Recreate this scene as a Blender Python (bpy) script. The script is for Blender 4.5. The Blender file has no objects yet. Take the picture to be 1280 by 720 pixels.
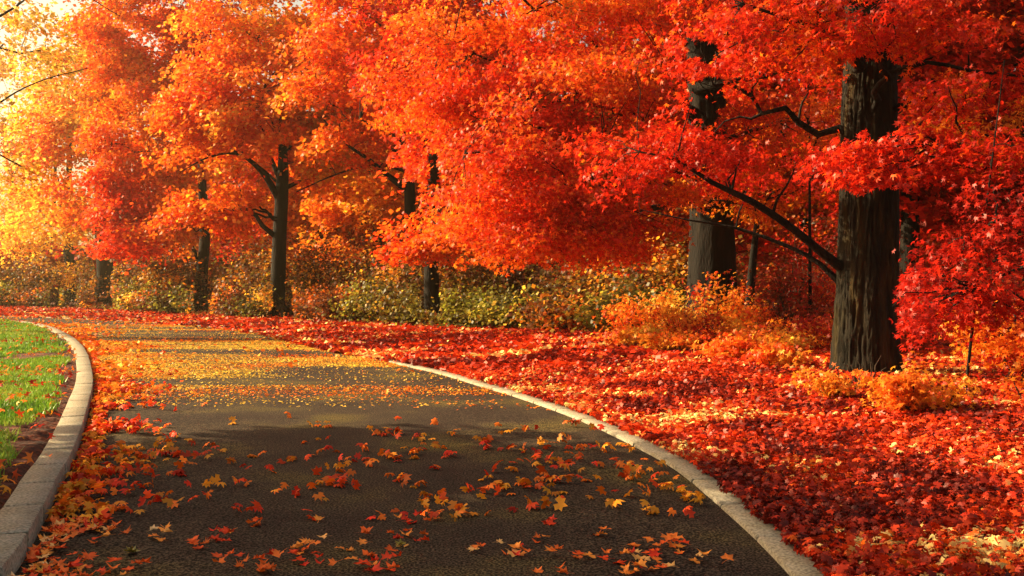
import bpy, math
import numpy as np

rng = np.random.default_rng(7)
scene = bpy.context.scene
COL = scene.collection
F = 1244.4          # focal length of the 35 mm lens in photo pixels
CAM_H = 1.2


def ground_point(px, py, z=0.0):
    """photo pixel on a surface of height z -> real ground position"""
    Y = (CAM_H - z) * F / (py - 360.0)
    return np.array([(px - 640.0) / F * Y, Y, z])


def at_depth(px, py, Y):
    return np.array([(px - 640.0) / F * Y, Y, CAM_H - (py - 360.0) / F * Y])


# ------------------------------------------------------------------ noise
_perm = np.random.default_rng(99).random((32, 32, 32))


def vnoise(p):
    p = np.asarray(p, float)
    i = np.floor(p).astype(int)
    f = p - i
    f = f * f * (3 - 2 * f)
    r = 0
    for dx in (0, 1):
        wx = f[..., 0] if dx else 1 - f[..., 0]
        for dy in (0, 1):
            wy = f[..., 1] if dy else 1 - f[..., 1]
            for dz in (0, 1):
                wz = f[..., 2] if dz else 1 - f[..., 2]
                r = r + wx * wy * wz * _perm[(i[..., 0] + dx) % 32, (i[..., 1] + dy) % 32, (i[..., 2] + dz) % 32]
    return r


def fbm(p, o=3):
    p = np.asarray(p, float)
    s, a, t = 0, 0.5, 0
    for k in range(o):
        s = s + a * vnoise(p * 2 ** k + 11.3 * k)
        t += a
        a *= .5
    return s / t


# ------------------------------------------------------------------ curves
def catmull(pts, step):
    pts = np.asarray(pts, float)
    P = np.vstack([2 * pts[0] - pts[1], pts, 2 * pts[-1] - pts[-2]])
    out = []
    for i in range(1, len(P) - 2):
        n = max(2, int(np.linalg.norm(P[i + 1] - P[i]) / step))
        for k in range(n):
            t = k / n
            out.append(.5 * (2 * P[i] + (P[i + 1] - P[i - 1]) * t + (2 * P[i - 1] - 5 * P[i] + 4 * P[i + 1] - P[i + 2]) * t * t
                             + (-P[i - 1] + 3 * P[i] - 3 * P[i + 1] + P[i + 2]) * t ** 3))
    out.append(P[-2])
    return np.array(out)


def resample(c, step):
    d = np.r_[0, np.cumsum(np.linalg.norm(np.diff(c, axis=0), axis=1))]
    n = int(d[-1] / step)
    t = np.linspace(0, d[-1], n + 1)
    return np.stack([np.interp(t, d, c[:, k]) for k in range(c.shape[1])], 1)


left_edge = catmull([(-1.30, -9), (-1.32, -4), (-1.36, 0), (-1.55, 2), (-2.01, 3.91), (-2.30, 4.82), (-2.64, 5.77), (-3.08, 7.02), (-4.07, 9.57),
                     (-5.49, 13.03), (-8.19, 19.0), (-11.2, 24.9), (-14.8, 31.1), (-18.6, 35.6), (-25, 40), (-35, 44), (-60, 49), (-100, 53)], .25)
right_edge = catmull([(.7, -9), (.85, -4), (1.0, 0), (1.10, 2), (1.16, 4.15), (1.157, 4.93), (1.13, 5.61), (1.08, 6.55), (.95, 7.39), (.745, 8.43), (.44, 9.63),
                      (-.02, 11.1), (-.42, 12.2), (-1.05, 13.95), (-2.0, 16.05), (-4.3, 21.3), (-7.6, 28.0), (-13.7, 35.5), (-21.9, 42.2), (-36, 48.5), (-60, 54), (-100, 58)], .25)
left_edge = resample(left_edge, .2)
right_edge = resample(right_edge, .2)


def normals2d(c):
    t = np.gradient(c, axis=0)
    t /= np.linalg.norm(t, axis=1)[:, None]
    return np.stack([t[:, 1], -t[:, 0]], 1)       # points to the right of travel


def signed_exact(p, c):
    """signed distance of points p (N,2) from curve c, positive to its right"""
    n = normals2d(c)
    out = np.empty(len(p))
    for s in range(0, len(p), 4000):
        q = p[s:s + 4000]
        d = q[:, None, :] - c[None, :, :]
        dd = (d ** 2).sum(2)
        j = dd.argmin(1)
        r = np.sqrt(dd[np.arange(len(q)), j])
        sg = np.sign((d[np.arange(len(q)), j] * n[j]).sum(1))
        out[s:s + 4000] = r * np.where(sg == 0, 1, sg)
    return out


_cache = {}


def signed(p, c):
    p = np.asarray(p, float)
    if len(p) < 500: return signed_exact(p, c)
    X0, Y0, S, NX, NY = -42., 1.5, .15, 480, 400
    if id(c) not in _cache:
        A, B = np.meshgrid(X0 + S * np.arange(NX), Y0 + S * np.arange(NY), indexing='ij')
        _cache[id(c)] = signed_exact(np.stack([A.ravel(), B.ravel()], 1), c).reshape(NX, NY)
    G = _cache[id(c)]
    u = (p[:, 0] - X0) / S; v = (p[:, 1] - Y0) / S
    ok = (u > 0) & (u < NX - 1.01) & (v > 0) & (v < NY - 1.01)
    out = np.empty(len(p))
    if (~ok).any(): out[~ok] = signed_exact(p[~ok], c)
    u, v = u[ok], v[ok]
    i, j = u.astype(int), v.astype(int)
    a, b = u - i, v - j
    out[ok] = (G[i, j] * (1 - a) + G[i + 1, j] * a) * (1 - b) + (G[i, j + 1] * (1 - a) + G[i + 1, j + 1] * a) * b
    return out


def smooth(a, b, x):
    t = np.clip((x - a) / (b - a), 0, 1)
    return t * t * (3 - 2 * t)


KERB_L, KERB_R = .19, .15


def ground_z(p):
    p = np.atleast_2d(p)[:, :2]
    dr = signed(p, right_edge)
    dl = -signed(p, left_edge)
    wob = (fbm(np.c_[p * .35, p[:, 0] * 0 + 3.3]) - .5)
    fade = 1 - .75 * smooth(20, 34, p[:, 1])
    right = .020 + (.13 * smooth(.3, 3.5, dr) + .50 * smooth(5, 16, dr)) * fade + .10 * wob * smooth(.5, 4, dr)
    left = .088 + .05 * wob * smooth(.3, 2, dl)
    z = np.where(dr > KERB_R, right, np.where(dl > KERB_L, left, -.06))
    return z


# ------------------------------------------------------------------ mesh building
def build(name, V, faces, mat, parent=None, col=None, smooth_shade=False, loc=(0, 0, 0)):
    """faces: list of (M,k) index arrays"""
    me = bpy.data.meshes.new(name)
    V = np.asarray(V, np.float32)
    me.vertices.add(len(V))
    me.vertices.foreach_set('co', V.ravel())
    faces = [np.asarray(f, np.int32) for f in faces if len(f)]
    nl = sum(f.size for f in faces)
    npoly = sum(len(f) for f in faces)
    me.loops.add(nl)
    me.loops.foreach_set('vertex_index', np.concatenate([f.ravel() for f in faces]))
    me.polygons.add(npoly)
    st, o = [], 0
    for f in faces:
        st.append(o + np.arange(len(f)) * f.shape[1])
        o += f.size
    me.polygons.foreach_set('loop_start', np.concatenate(st).astype(np.int32))
    if smooth_shade:
        me.polygons.foreach_set('use_smooth', np.ones(npoly, bool))
    me.update(calc_edges=True)
    if col is not None:
        a = me.color_attributes.new('tone', 'FLOAT_COLOR', 'POINT')
        a.data.foreach_set('color', np.c_[col, np.ones(len(col))].astype(np.float32).ravel())
    me.materials.append(mat)
    ob = bpy.data.objects.new(name, me)
    COL.objects.link(ob)
    ob.location = loc
    if parent is not None:
        ob.parent = parent
    return ob


def empty(name, loc, label, cat, group=None):
    o = bpy.data.objects.new(name, None)
    COL.objects.link(o)
    o.location = loc
    o.empty_display_size = .3
    tag(o, label, cat, group)
    return o


def tag(o, label=None, cat=None, group=None, kind=None):
    if label: o['label'] = label
    if cat: o['category'] = cat
    if group: o['group'] = group
    if kind: o['kind'] = kind
    return o


class Mesh:
    def __init__(s):
        s.V, s.Fq, s.n = [], {}, 0

    def add(s, V, F):
        V = np.asarray(V, float)
        F = np.asarray(F, int)
        s.V.append(V)
        s.Fq.setdefault(F.shape[1], []).append(F + s.n)
        s.n += len(V)

    def tube(s, P, R, sides=8, cap=True):
        P = np.asarray(P, float)
        R = np.asarray(R, float)
        T = np.gradient(P, axis=0)
        T /= np.linalg.norm(T, axis=1)[:, None] + 1e-9
        ref = np.array([1., 0, 0]) if abs(T[0, 0]) < .7 else np.array([0, 1., 0])
        U = np.cross(T, ref)
        U /= np.linalg.norm(U, axis=1)[:, None] + 1e-9
        W = np.cross(T, U)
        a = np.arange(sides) / sides * 2 * math.pi
        V = P[:, None] + R[:, None, None] * (np.cos(a)[None, :, None] * U[:, None] + np.sin(a)[None, :, None] * W[:, None])
        n = len(P)
        i, j = np.meshgrid(np.arange(n - 1), np.arange(sides), indexing='ij')
        k = (j + 1) % sides
        Q = np.stack([i * sides + j, i * sides + k, (i + 1) * sides + k, (i + 1) * sides + j], -1).reshape(-1, 4)
        s.add(V.reshape(-1, 3), Q)

    def build(s, name, mat, parent=None, origin=(0, 0, 0), **k):
        V = np.concatenate(s.V) - np.asarray(origin)
        return build(name, V, [np.concatenate(f) for f in s.Fq.values()], mat, parent, **k)


# ------------------------------------------------------------------ leaves
def star_leaf(lobes, notch, droop):
    tips = lobes
    V = [(0, 0, 0)]
    m = len(tips)
    for i, (ang, ln) in enumerate(tips):
        a = math.radians(ang)
        V.append((math.sin(a) * ln, math.cos(a) * ln, -droop * ln * ln))
        if i < m - 1:
            a2 = math.radians((ang + tips[i + 1][0]) / 2)
            V.append((math.sin(a2) * notch, math.cos(a2) * notch, -droop * .1))
    k = len(V)
    Fc = [(0, i + 1, i) for i in range(1, k - 1)]
    return np.array(V) * .5, np.array(Fc)


MAPLE = star_leaf([(-158, .50), (-112, .78), (-78, .72), (-48, 1.0), (-20, .80), (0, 1.15), (20, .80), (48, 1.0), (78, .72), (112, .78), (158, .50)], .55, .34)
MAPLE5 = star_leaf([(-115, .8), (-52, .95), (0, 1.15), (52, .95), (115, .8)], .46, .28)
LITT = star_leaf([(-150, .62), (-100, .86), (-50, .95), (0, 1.1), (50, .95), (100, .86), (150, .62)], .60, .45)
KITE = (np.array([(0, -.45, 0), (.5, .05, -.12), (0, .6, -.06), (-.5, .05, -.12)]), np.array([(0, 1, 2), (0, 2, 3)]))


def leaf_arrays(pos, nrm, heading, size, colour, tmpl):
    TV, TF = tmpl
    n = nrm / (np.linalg.norm(nrm, axis=1)[:, None] + 1e-9)
    t = heading - (heading * n).sum(1)[:, None] * n
    t /= np.linalg.norm(t, axis=1)[:, None] + 1e-9
    b = np.cross(t, n)
    N, K = len(pos), len(TV)
    cur = rng.uniform(.2, 1.9, N)
    V = pos[:, None] + size[:, None, None] * (TV[None, :, 0, None] * b[:, None] + TV[None, :, 1, None] * t[:, None]
                                              + (TV[None, :, 2] * cur[:, None])[..., None] * n[:, None])
    Fc = (TF[None] + (np.arange(N) * K)[:, None, None]).reshape(-1, 3)
    C = np.repeat(colour, K, axis=0)
    return V.reshape(-1, 3), Fc, C


def palette(pos, stops, scale, jitter=.16, seed=0., blade=.35):
    """leaf colour chosen along a list of real leaf colours: patches per branch plus leaf to leaf variation"""
    s = np.asarray(stops, float)
    v = fbm(pos * scale + seed, 3)
    v = (v - .5) * 2.3 + .5 + rng.normal(0, jitter, len(pos))
    v = np.clip(v, 0, 1) * (len(s) - 1)
    i = np.minimum(v.astype(int), len(s) - 2)
    f = (v - i)[:, None]
    c = s[i] * (1 - f) + s[i + 1] * f
    return c * np.exp(rng.normal(0, blade * .5, (len(pos), 1)))


RED, CRIM, SCAR = (.60, .026, .008), (.40, .014, .008), (.74, .065, .010)
WINE = (.14, .012, .008)
ORNG, AMBR, YELL = (.80, .17, .012), (.82, .33, .025), (.85, .55, .07)
BROWN, OLIVE, GREEN = (.25, .075, .018), (.20, .16, .02), (.30, .30, .03)
PALE = (.85, .62, .25)
DOLI, DBRN = (.09, .075, .012), (.12, .035, .010)


# ------------------------------------------------------------------ materials
def new_mat(name):
    m = bpy.data.materials.new(name)
    m.use_nodes = True
    nt = m.node_tree
    nt.nodes.clear()
    return m, nt, nt.nodes, nt.links


def leaf_material(name, trans=.45, gloss=.05):
    m, nt, N, L = new_mat(name)
    at = N.new('ShaderNodeAttribute'); at.attribute_name = 'tone'
    d = N.new('ShaderNodeBsdfDiffuse'); t = N.new('ShaderNodeBsdfTranslucent'); g = N.new('ShaderNodeBsdfGlossy')
    g.inputs['Roughness'].default_value = .45
    mx = N.new('ShaderNodeMixShader'); mx.inputs[0].default_value = trans
    mg = N.new('ShaderNodeMixShader'); mg.inputs[0].default_value = gloss
    o = N.new('ShaderNodeOutputMaterial')
    L.new(at.outputs['Color'], d.inputs[0]); L.new(at.outputs['Color'], t.inputs[0])
    L.new(d.outputs[0], mx.inputs[1]); L.new(t.outputs[0], mx.inputs[2])
    L.new(mx.outputs[0], mg.inputs[1]); L.new(g.outputs[0], mg.inputs[2])
    L.new(mg.outputs[0], o.inputs[0])
    return m


def ramp(N, stops):
    r = N.new('ShaderNodeValToRGB')
    e = r.color_ramp.elements
    while len(e) < len(stops): e.new(.5)
    for k, (p, c) in enumerate(stops):
        e[k].position = p
        e[k].color = (*c, 1)
    return r


def surface(name, layers, rough=.9, bump=None, scale_z=1.0, spec=.3):
    """layers: [(noise scale, detail, ramp stops)]; the first is the base, the next are multiplied over it"""
    m, nt, N, L = new_mat(name)
    tc = N.new('ShaderNodeTexCoord')
    mp = N.new('ShaderNodeMapping'); mp.inputs['Scale'].default_value = (1, 1, scale_z)
    L.new(tc.outputs['Object'], mp.inputs[0])
    cur = None
    for sc_, det, stops in layers:
        n = N.new('ShaderNodeTexNoise'); n.inputs['Scale'].default_value = sc_; n.inputs['Detail'].default_value = det
        L.new(mp.outputs[0], n.inputs[0])
        r = ramp(N, stops)
        L.new(n.outputs[0], r.inputs[0])
        if cur is None:
            cur = r.outputs[0]
        else:
            x = N.new('ShaderNodeMix'); x.data_type = 'RGBA'; x.blend_type = 'MULTIPLY'; x.inputs[0].default_value = 1
            L.new(cur, x.inputs[6]); L.new(r.outputs[0], x.inputs[7])
            cur = x.outputs[2]
    p = N.new('ShaderNodeBsdfPrincipled')
    p.inputs['Roughness'].default_value = rough
    p.inputs['Specular IOR Level'].default_value = spec
    L.new(cur, p.inputs['Base Color'])
    if bump:
        n = N.new('ShaderNodeTexNoise'); n.inputs['Scale'].default_value = bump[0]; n.inputs['Detail'].default_value = 4
        L.new(mp.outputs[0], n.inputs[0])
        b = N.new('ShaderNodeBump'); b.inputs['Strength'].default_value = bump[1]; b.inputs['Distance'].default_value = bump[2]
        L.new(n.outputs[0], b.inputs['Height']); L.new(b.outputs[0], p.inputs['Normal'])
    o = N.new('ShaderNodeOutputMaterial')
    L.new(p.outputs[0], o.inputs[0])
    return m


M_LEAF = leaf_material('autumn_leaf', .56, .02)
M_DRY = leaf_material('fallen_leaf_skin', .2, .025)
M_GRASS = leaf_material('grass_blade', .35, .04)
M_ASPHALT = surface('asphalt', [(.9, 4, [(.38, (.023, .017, .015)), (.52, (.031, .0235, .0185)), (.68, (.058, .046, .019))]),
                                (85, 3, [(.40, (.2, .2, .2)), (.5, (.85, .85, .85)), (.58, (3.2, 3.0, 2.6))]),
                                (9, 3, [(.3, (.85, .85, .85)), (.7, (1.15, 1.15, 1.1))])], .88, (110, 1.0, .008), spec=.08)
M_KERB = surface('kerb_concrete', [(2.0, 4, [(.3, (.28, .25, .20)), (.7, (.37, .34, .275))]),
                                   (70, 3, [(.36, (.50, .50, .47)), (.6, (1.12, 1.12, 1.1))]),
                                   (7, 5, [(.30, (.84, .80, .70)), (.6, (1, 1, 1))])], .9, (140, .3, .003))
M_LITTERBASE = surface('ground_soil', [(16, 5, [(.3, (.030, .014, .008)), (.5, (.10, .022, .010)), (.7, (.22, .05, .014))]),
                                       (2.2, 3, [(.3, (.5, .5, .5)), (.7, (1.1, 1.1, 1.1))])], .95, (18, 1.0, .05))
M_BARK = surface('bark', [(7, 5, [(.35, (.004, .003, .002)), (.52, (.011, .007, .0035)), (.70, (.042, .027, .009))]),
                          (1.3, 3, [(.3, (.7, .85, .45)), (.7, (1.15, 1.05, 1.0))])], .95, (26, 1.0, .03), .22)
M_SHADEBARK = surface('shaded_bark', [(7, 5, [(.35, (.002, .0015, .001)), (.55, (.006, .004, .003)), (.72, (.018, .012, .007))])], .95, (26, 1.0, .03), .22)  # darker copy of bark, shade on the farther trunks put into its colour
M_TWIG = surface('twig_bark', [(12, 3, [(.3, (.018, .012, .009)), (.7, (.06, .042, .028))])], .9)


# ------------------------------------------------------------------ the ground sheet
def grid_axis(a, b, near, far, c):
    out = [c]
    s = near
    while out[-1] < b:
        out.append(out[-1] + s); s = min(far, s * 1.035)
    lo = [c]
    s = near
    while lo[-1] > a:
        lo.append(lo[-1] - s); s = min(far, s * 1.035)
    return np.array(lo[:0:-1] + out)


gx = grid_axis(-420, 420, .16, 25, 0)
gy = grid_axis(-60, 620, .16, 25, 6)
GX, GY = np.meshgrid(gx, gy, indexing='ij')
gp = np.stack([GX.ravel(), GY.ravel()], 1)
gz = ground_z(gp)
ni, nj = len(gx), len(gy)
ii, jj = np.meshgrid(np.arange(ni - 1), np.arange(nj - 1), indexing='ij')
quad = np.stack([ii * nj + jj, (ii + 1) * nj + jj, (ii + 1) * nj + jj + 1, ii * nj + jj + 1], -1).reshape(-1, 4)
g = build('ground', np.c_[gp, gz], [quad], M_LITTERBASE, smooth_shade=True)
tag(g, kind='structure')


def strip(name, c, offs, zs, mat, kind='structure'):
    n = normals2d(c)
    K = len(offs)
    V = np.concatenate([np.c_[c + n * o, np.full(len(c), z)][:, None] for o, z in zip(offs, zs)], 1)
    i, j = np.meshgrid(np.arange(len(c) - 1), np.arange(K - 1), indexing='ij')
    Q = np.stack([i * K + j, i * K + j + 1, (i + 1) * K + j + 1, (i + 1) * K + j], -1).reshape(-1, 4)
    return tag(build(name, V.reshape(-1, 3), [Q], mat), kind=kind)


# path surface between the two edges
m_ = 700
La = np.stack([np.interp(np.linspace(0, 1, m_), np.linspace(0, 1, len(left_edge)), left_edge[:, k]) for k in (0, 1)], 1)
Ra = np.stack([np.interp(np.linspace(0, 1, m_), np.linspace(0, 1, len(right_edge)), right_edge[:, k]) for k in (0, 1)], 1)
w = np.linspace(-.01, 1.01, 14)
PV = La[:, None] * (1 - w)[None, :, None] + Ra[:, None] * w[None, :, None]
PZ = .012 * (1 - (2 * w - 1) ** 2)[None, :] + 0 * PV[..., 0]
i, j = np.meshgrid(np.arange(m_ - 1), np.arange(13), indexing='ij')
Q = np.stack([i * 14 + j, i * 14 + j + 1, (i + 1) * 14 + j + 1, (i + 1) * 14 + j], -1).reshape(-1, 4)
tag(build('path', np.concatenate([PV, PZ[..., None]], 2).reshape(-1, 3), [Q], M_ASPHALT, smooth_shade=True), kind='structure')


def kerb(name, c, side, width, top, block):
    """separate cast blocks with chamfered edges and open joints, swept along the edge curve"""
    m = Mesh()
    c = resample(c, .1)
    n = normals2d(c) * side
    d = .1 * np.arange(len(c))
    s0 = 0
    ch = .007
    while s0 < d[-1] - block:
        s1 = s0 + block * rng.uniform(.97, 1.03)
        t = np.array([s0 + .012, s0 + .024, *np.linspace(s0 + .05, s1 - .05, 4), s1 - .024, s1 - .012])
        P = np.stack([np.interp(t, d, c[:, k]) for k in (0, 1)], 1)
        Nn = np.stack([np.interp(t, d, n[:, k]) for k in (0, 1)], 1)
        dz, dx = rng.normal(0, .0015), rng.normal(0, .0015)
        prof = [(0, -.12), (0, top - ch), (ch, top), (width - ch, top), (width, top - ch), (width, -.12)]
        sh = np.array([1, 0, 0, 0, 0, 0, 0, 1]) * .006
        V = np.stack([np.c_[P + Nn * (o + dx), np.full(8, z + dz) - sh * (z > 0)] for o, z in prof], 1)
        i, j = np.meshgrid(np.arange(7), np.arange(5), indexing='ij')
        Qd = np.stack([i * 6 + j, i * 6 + j + 1, (i + 1) * 6 + j + 1, (i + 1) * 6 + j], -1).reshape(-1, 4)
        m.add(V.reshape(-1, 3), Qd)
        m.add(V[0], [[5, 4, 3, 2, 1, 0]]); m.add(V[-1], [[0, 1, 2, 3, 4, 5]])
        s0 = s1
    return tag(m.build(name, M_KERB), kind='structure')


k_end = 60
kerb('kerb', left_edge[left_edge[:, 0] > -60], -1, KERB_L, .10, .62)
kerb('kerb', right_edge[right_edge[:, 0] > -60], 1, KERB_R, .026, .72)


# ------------------------------------------------------------------ trees
# places where the photograph shows the bare trunk: foliage in front of it is thinned out there
CLEAR = [(1046, 72, 1124, 172, 12.3), (1044, 238, 1126, 470, 12.3), (862, 274, 920, 345, 21.5), (856, 44, 906, 76, 21.5), (858, 98, 904, 152, 21.5),
         (338, 182, 366, 400, 40), (242, 222, 264, 250, 50), (242, 292, 264, 390, 50), (503, 226, 522, 268, 34), (534, 190, 550, 232, 32), (524, 330, 550, 390, 32),
         (118, 328, 142, 382, 70), (78, 340, 96, 385, 70), (62, 356, 74, 386, 70),
         (298, 194, 340, 214, 39.4), (262, 190, 300, 203, 39.2), (316, 254, 344, 300, 39.6), (458, 193, 485, 214, 34.8), (482, 210, 507, 238, 34.9), (434, 175, 462, 197, 34.6)]


def cull(pos, keep=.012, low=None):
    px = 640 + pos[:, 0] / np.maximum(pos[:, 1], .5) * F
    py = 360 - (pos[:, 2] - CAM_H) / np.maximum(pos[:, 1], .5) * F
    edge0 = (fbm(np.c_[px / 14, py / 14, px * 0]) - .5)
    ok = np.ones(len(pos), bool)
    for x0, y0, x1, y1, Y in CLEAR:
        edge = edge0 * min(34, (x1 - x0) * .6)
        ins = (px > x0 + edge) & (px < x1 - edge) & (py > y0 + edge) & (py < y1 - edge) & (pos[:, 1] < Y) & (pos[:, 1] > 1)
        ok &= ~(ins & (rng.random(len(pos)) > keep))
    if low is not None:
        ok &= pos[:, 2] > low(px, pos)
    return ok


def trunk_mesh(m, pts, sides, seg, flare=.45, ridge=.06, height0=0.):
    P = catmull(np.asarray(pts, float), seg)
    xyz, R = P[:, :3], P[:, 3].copy()
    h = xyz[:, 2] - xyz[0, 2]
    R *= 1 + flare * np.exp(-h / .35)
    a = np.arange(sides) / sides * 2 * math.pi
    A, H = np.meshgrid(a, h)
    Rr = np.repeat(R[:, None], sides, 1)
    n1 = fbm(np.stack([np.cos(A) * 2.2, np.sin(A) * 2.2, H * .5], -1), 2) - .5
    k = 20
    n2 = 1 - np.abs(2 * fbm(np.stack([np.cos(A) * k * .55, np.sin(A) * k * .55, H * 2.4], -1) + .8 * n1[..., None], 3) - 1) * 2.6
    root = .22 * np.exp(-H / .25) * np.maximum(0, np.sin(A * 3 + 1) + .4 * np.sin(A * 5))
    n3 = fbm(np.stack([np.cos(A) * 16, np.sin(A) * 16, H * 9], -1), 3) - .5
    n2 = np.clip(n2, -.9, 1) + .7 * n3
    Rr = Rr * (1 + .22 * n1 + ridge * n2 + root * flare * 2)
    V = xyz[:, None] + np.stack([Rr * np.cos(A), Rr * np.sin(A), 0 * A], -1)
    n = len(P)
    i, j = np.meshgrid(np.arange(n - 1), np.arange(sides), indexing='ij')
    k = (j + 1) % sides
    m.add(V.reshape(-1, 3), np.stack([i * sides + j, i * sides + k, (i + 1) * sides + k, (i + 1) * sides + j], -1).reshape(-1, 4))
    return P


def branch(a, b, r0, r1, sag=.12, wig=.08, n=7):
    t = np.linspace(0, 1, n)[:, None]
    L = np.linalg.norm(b - a)
    P = a + (b - a) * t + np.array([0, 0, 1.]) * L * sag * np.sin(t * math.pi)
    w = rng.normal(0, 1, (n, 3)) * wig * L * .25
    w[0] = 0; w[-1] *= .3
    P = P + w
    return np.c_[P, (r0 + (r1 - r0) * t[:, 0] ** .8)]


def make_tree(name, label, cat, base, trunk, limbs, lobes, stops, group=None, spray_r=.9, lps=150, leaf=.13, tmpl=KITE,
              autolimb=6, sides=16, seg=.25, ridge=.03, colour_scale=.35, seed=0., low=None, hang=.5, mat=M_LEAF, holes=.0, flare=.45, flat=.22, jitter=.16, twig=True, bark=None):
    bark = bark or M_SHADEBARK
    base = np.asarray(base, float)
    root = empty(name, base, label, cat, group)
    tm = Mesh()
    T = trunk_mesh(tm, trunk, sides, seg, flare, ridge)
    limb_curves = [catmull(np.asarray(l, float), .3) for l in limbs]
    cent, axis = [], []
    for (c, r, n) in lobes:
        c, r = np.asarray(c, float), np.asarray(r, float)
        k = 0
        while k < n:
            v = rng.normal(0, 1, 3); v /= np.linalg.norm(v)
            q = v * rng.random() ** .37
            p = c + q * r
            if fbm((p * .45 + seed)[None], 2)[0] < holes: 
                k += .25
                continue
            cent.append(p); axis.append(q * r); k += 1
    cent = np.array(cent); axis = np.array(axis)
    # main limbs the generator adds by itself: from the trunk towards far sprays
    pick = rng.choice(len(cent), min(autolimb, len(cent)), replace=False)
    for q in pick:
        e = cent[q]
        d = np.linalg.norm(e[:2] - T[:, :2].mean(0))
        zt = e[2] - d * rng.uniform(.25, .8)
        ti = np.abs(T[:, 2] - max(zt, T[0, 2] + .35 * (T[-1, 2] - T[0, 2]))).argmin()
        rr = min(.065, T[ti, 3] * rng.uniform(.28, .45))
        limb_curves.append(branch(T[ti, :3], e, rr, .02, rng.uniform(-.02, .15), .1, 10))
    ms = [Mesh() for _ in limb_curves]
    for m, c in zip(ms, limb_curves):
        m.tube(c[:, :3], c[:, 3], 8)
    if twig:
        allp = [T[len(T) // 2:]] + [c[2:] for c in limb_curves]
        idx = np.concatenate([np.full(len(a), k) for k, a in enumerate(allp)])
        allp = np.concatenate(allp)
        for p in cent:
            dd = ((allp[:, :3] - p) ** 2).sum(1) + np.where(allp[:, 2] > p[2] + .5, 1.5, 0)
            j = dd.argmin()
            if dd[j] < .04: continue
            r0 = min(allp[j, 3] * .7, .012 + .012 * math.sqrt(dd[j]))
            tw = branch(allp[j, :3], p, r0, .004, .08, .12, 6)
            (tm if idx[j] == 0 else ms[idx[j] - 1]).tube(tw[:, :3], tw[:, 3], 4)
    # foliage: drooping flat sprays of leaves
    N = len(cent) * lps
    s = np.repeat(np.arange(len(cent)), lps)
    th = rng.random(N) * 2 * math.pi
    rad = np.sqrt(rng.random(N))
    sr = spray_r * rng.uniform(.6, 1.25, len(cent))[s]
    ph = rng.random(len(cent))[s] * 6.28
    lob = .55 + .45 * np.abs(np.cos(1.5 * th + ph))
    R = rad * sr * lob
    out = axis / (np.linalg.norm(axis[:, :2], axis=1)[:, None] + .3); out[:, 2] = 0
    pos = cent[s] + np.stack([R * np.cos(th), R * np.sin(th), -hang * .35 * R ** 2 / spray_r + rng.normal(0, flat * spray_r * .5, N)], 1)
    tilt = rng.uniform(-.5, .25, len(cent))[s]
    pos[:, 2] += tilt * ((pos - cent[s]) * out[s]).sum(1)
    ok = cull(pos, low=low)
    pos, s, th = pos[ok], s[ok], th[ok]
    N = len(pos)
    rnd = rng.normal(0, 1, (N, 3))
    nrm = np.array([0, 0, .75]) + out[s] * .55 + rnd * .5
    head = np.stack([np.cos(th), np.sin(th), np.full(N, -.8)], 1) + rng.normal(0, .5, (N, 3))
    C = palette(pos, stops, colour_scale, jitter, seed)
    V, Fc, CC = leaf_arrays(pos, nrm, head, leaf * rng.uniform(.7, 1.25, N), C, tmpl)
    tm.build('trunk', bark, root, base, smooth_shade=True)
    for m in ms:
        m.build('limb', M_SHADEBARK, root, base, smooth_shade=True)
    build('crown', V - base, [Fc], mat, root, CC)
    return root


def px_lobe(px, py, rpx, rpy, Y, depth, n):
    return (at_depth(px, py, Y), (rpx / F * Y, depth, rpy / F * Y), n)


def px_line(Y, *pts):
    return [(*at_depth(x, y, Y + dy), r) for x, y, dy, r in pts]


def base_at(px, Y):
    x = (px - 640) / F * Y
    return np.array([x, Y, ground_z(np.array([[x, Y]]))[0] - .02])


# 1  the big trunk on the right
Y = 12.4
b = base_at(1085, Y)
trunk = [(b[0], Y, b[2] - .1, .36), (b[0] - .02, Y, b[2] + .6, .345), (b[0] + .01, Y, 2.2, .325), (b[0] + .03, Y + .05, 3.4, .31), (b[0] + .06, Y + .1, 4.6, .28),
         (b[0] + .0, Y + .1, 6.0, .26), (b[0] + .2, Y + .1, 8.5, .14)]
limbs = [px_line(Y, (1060, 340, 0, .075), (1030, 318, -.1, .055), (990, 285, -.2, .048), (940, 252, -.3, .042), (890, 228, -.3, .03), (845, 200, -.3, .02), (800, 190, -.2, .010)),
         px_line(Y, (1060, 365, .1, .05), (1025, 330, .2, .035), (985, 308, .3, .026), (920, 285, .5, .02), (860, 275, .6, .012), (800, 262, .8, .006)),
         px_line(Y, (1075, 85, -.2, .09), (1062, 55, -.5, .06), (1035, 38, -.8, .04), (990, 25, -1, .025), (930, 5, -1, .015)),
         px_line(Y, (1100, 95, -.3, .04), (1160, 78, -.9, .024), (1210, 88, -1.2, .02), (1290, 96, -1.5, .014)),
         px_line(Y, (1095, 20, 0, .10), (1150, -40, -.2, .06), (1230, -90, -.5, .03)),
         px_line(Y, (1075, 10, 0, .10), (1000, -70, -.2, .06), (900, -130, -.5, .03))]
big_lobes = [px_lobe(1090, 215, 85, 32, 10.4, .5, 7), px_lobe(1190, 200, 110, 50, 10.2, .9, 11), px_lobe(1215, 60, 130, 80, 10.8, 1.2, 15), px_lobe(1090, 30, 120, 55, 11.2, .9, 18),
             px_lobe(940, 60, 150, 75, 12.0, 1.3, 26), px_lobe(920, 200, 110, 50, 12.6, 1.0, 9), px_lobe(1080, -120, 420, 110, 12, 2.5, 60), px_lobe(800, 190, 90, 60, 12.6, .8, 10)]
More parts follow.
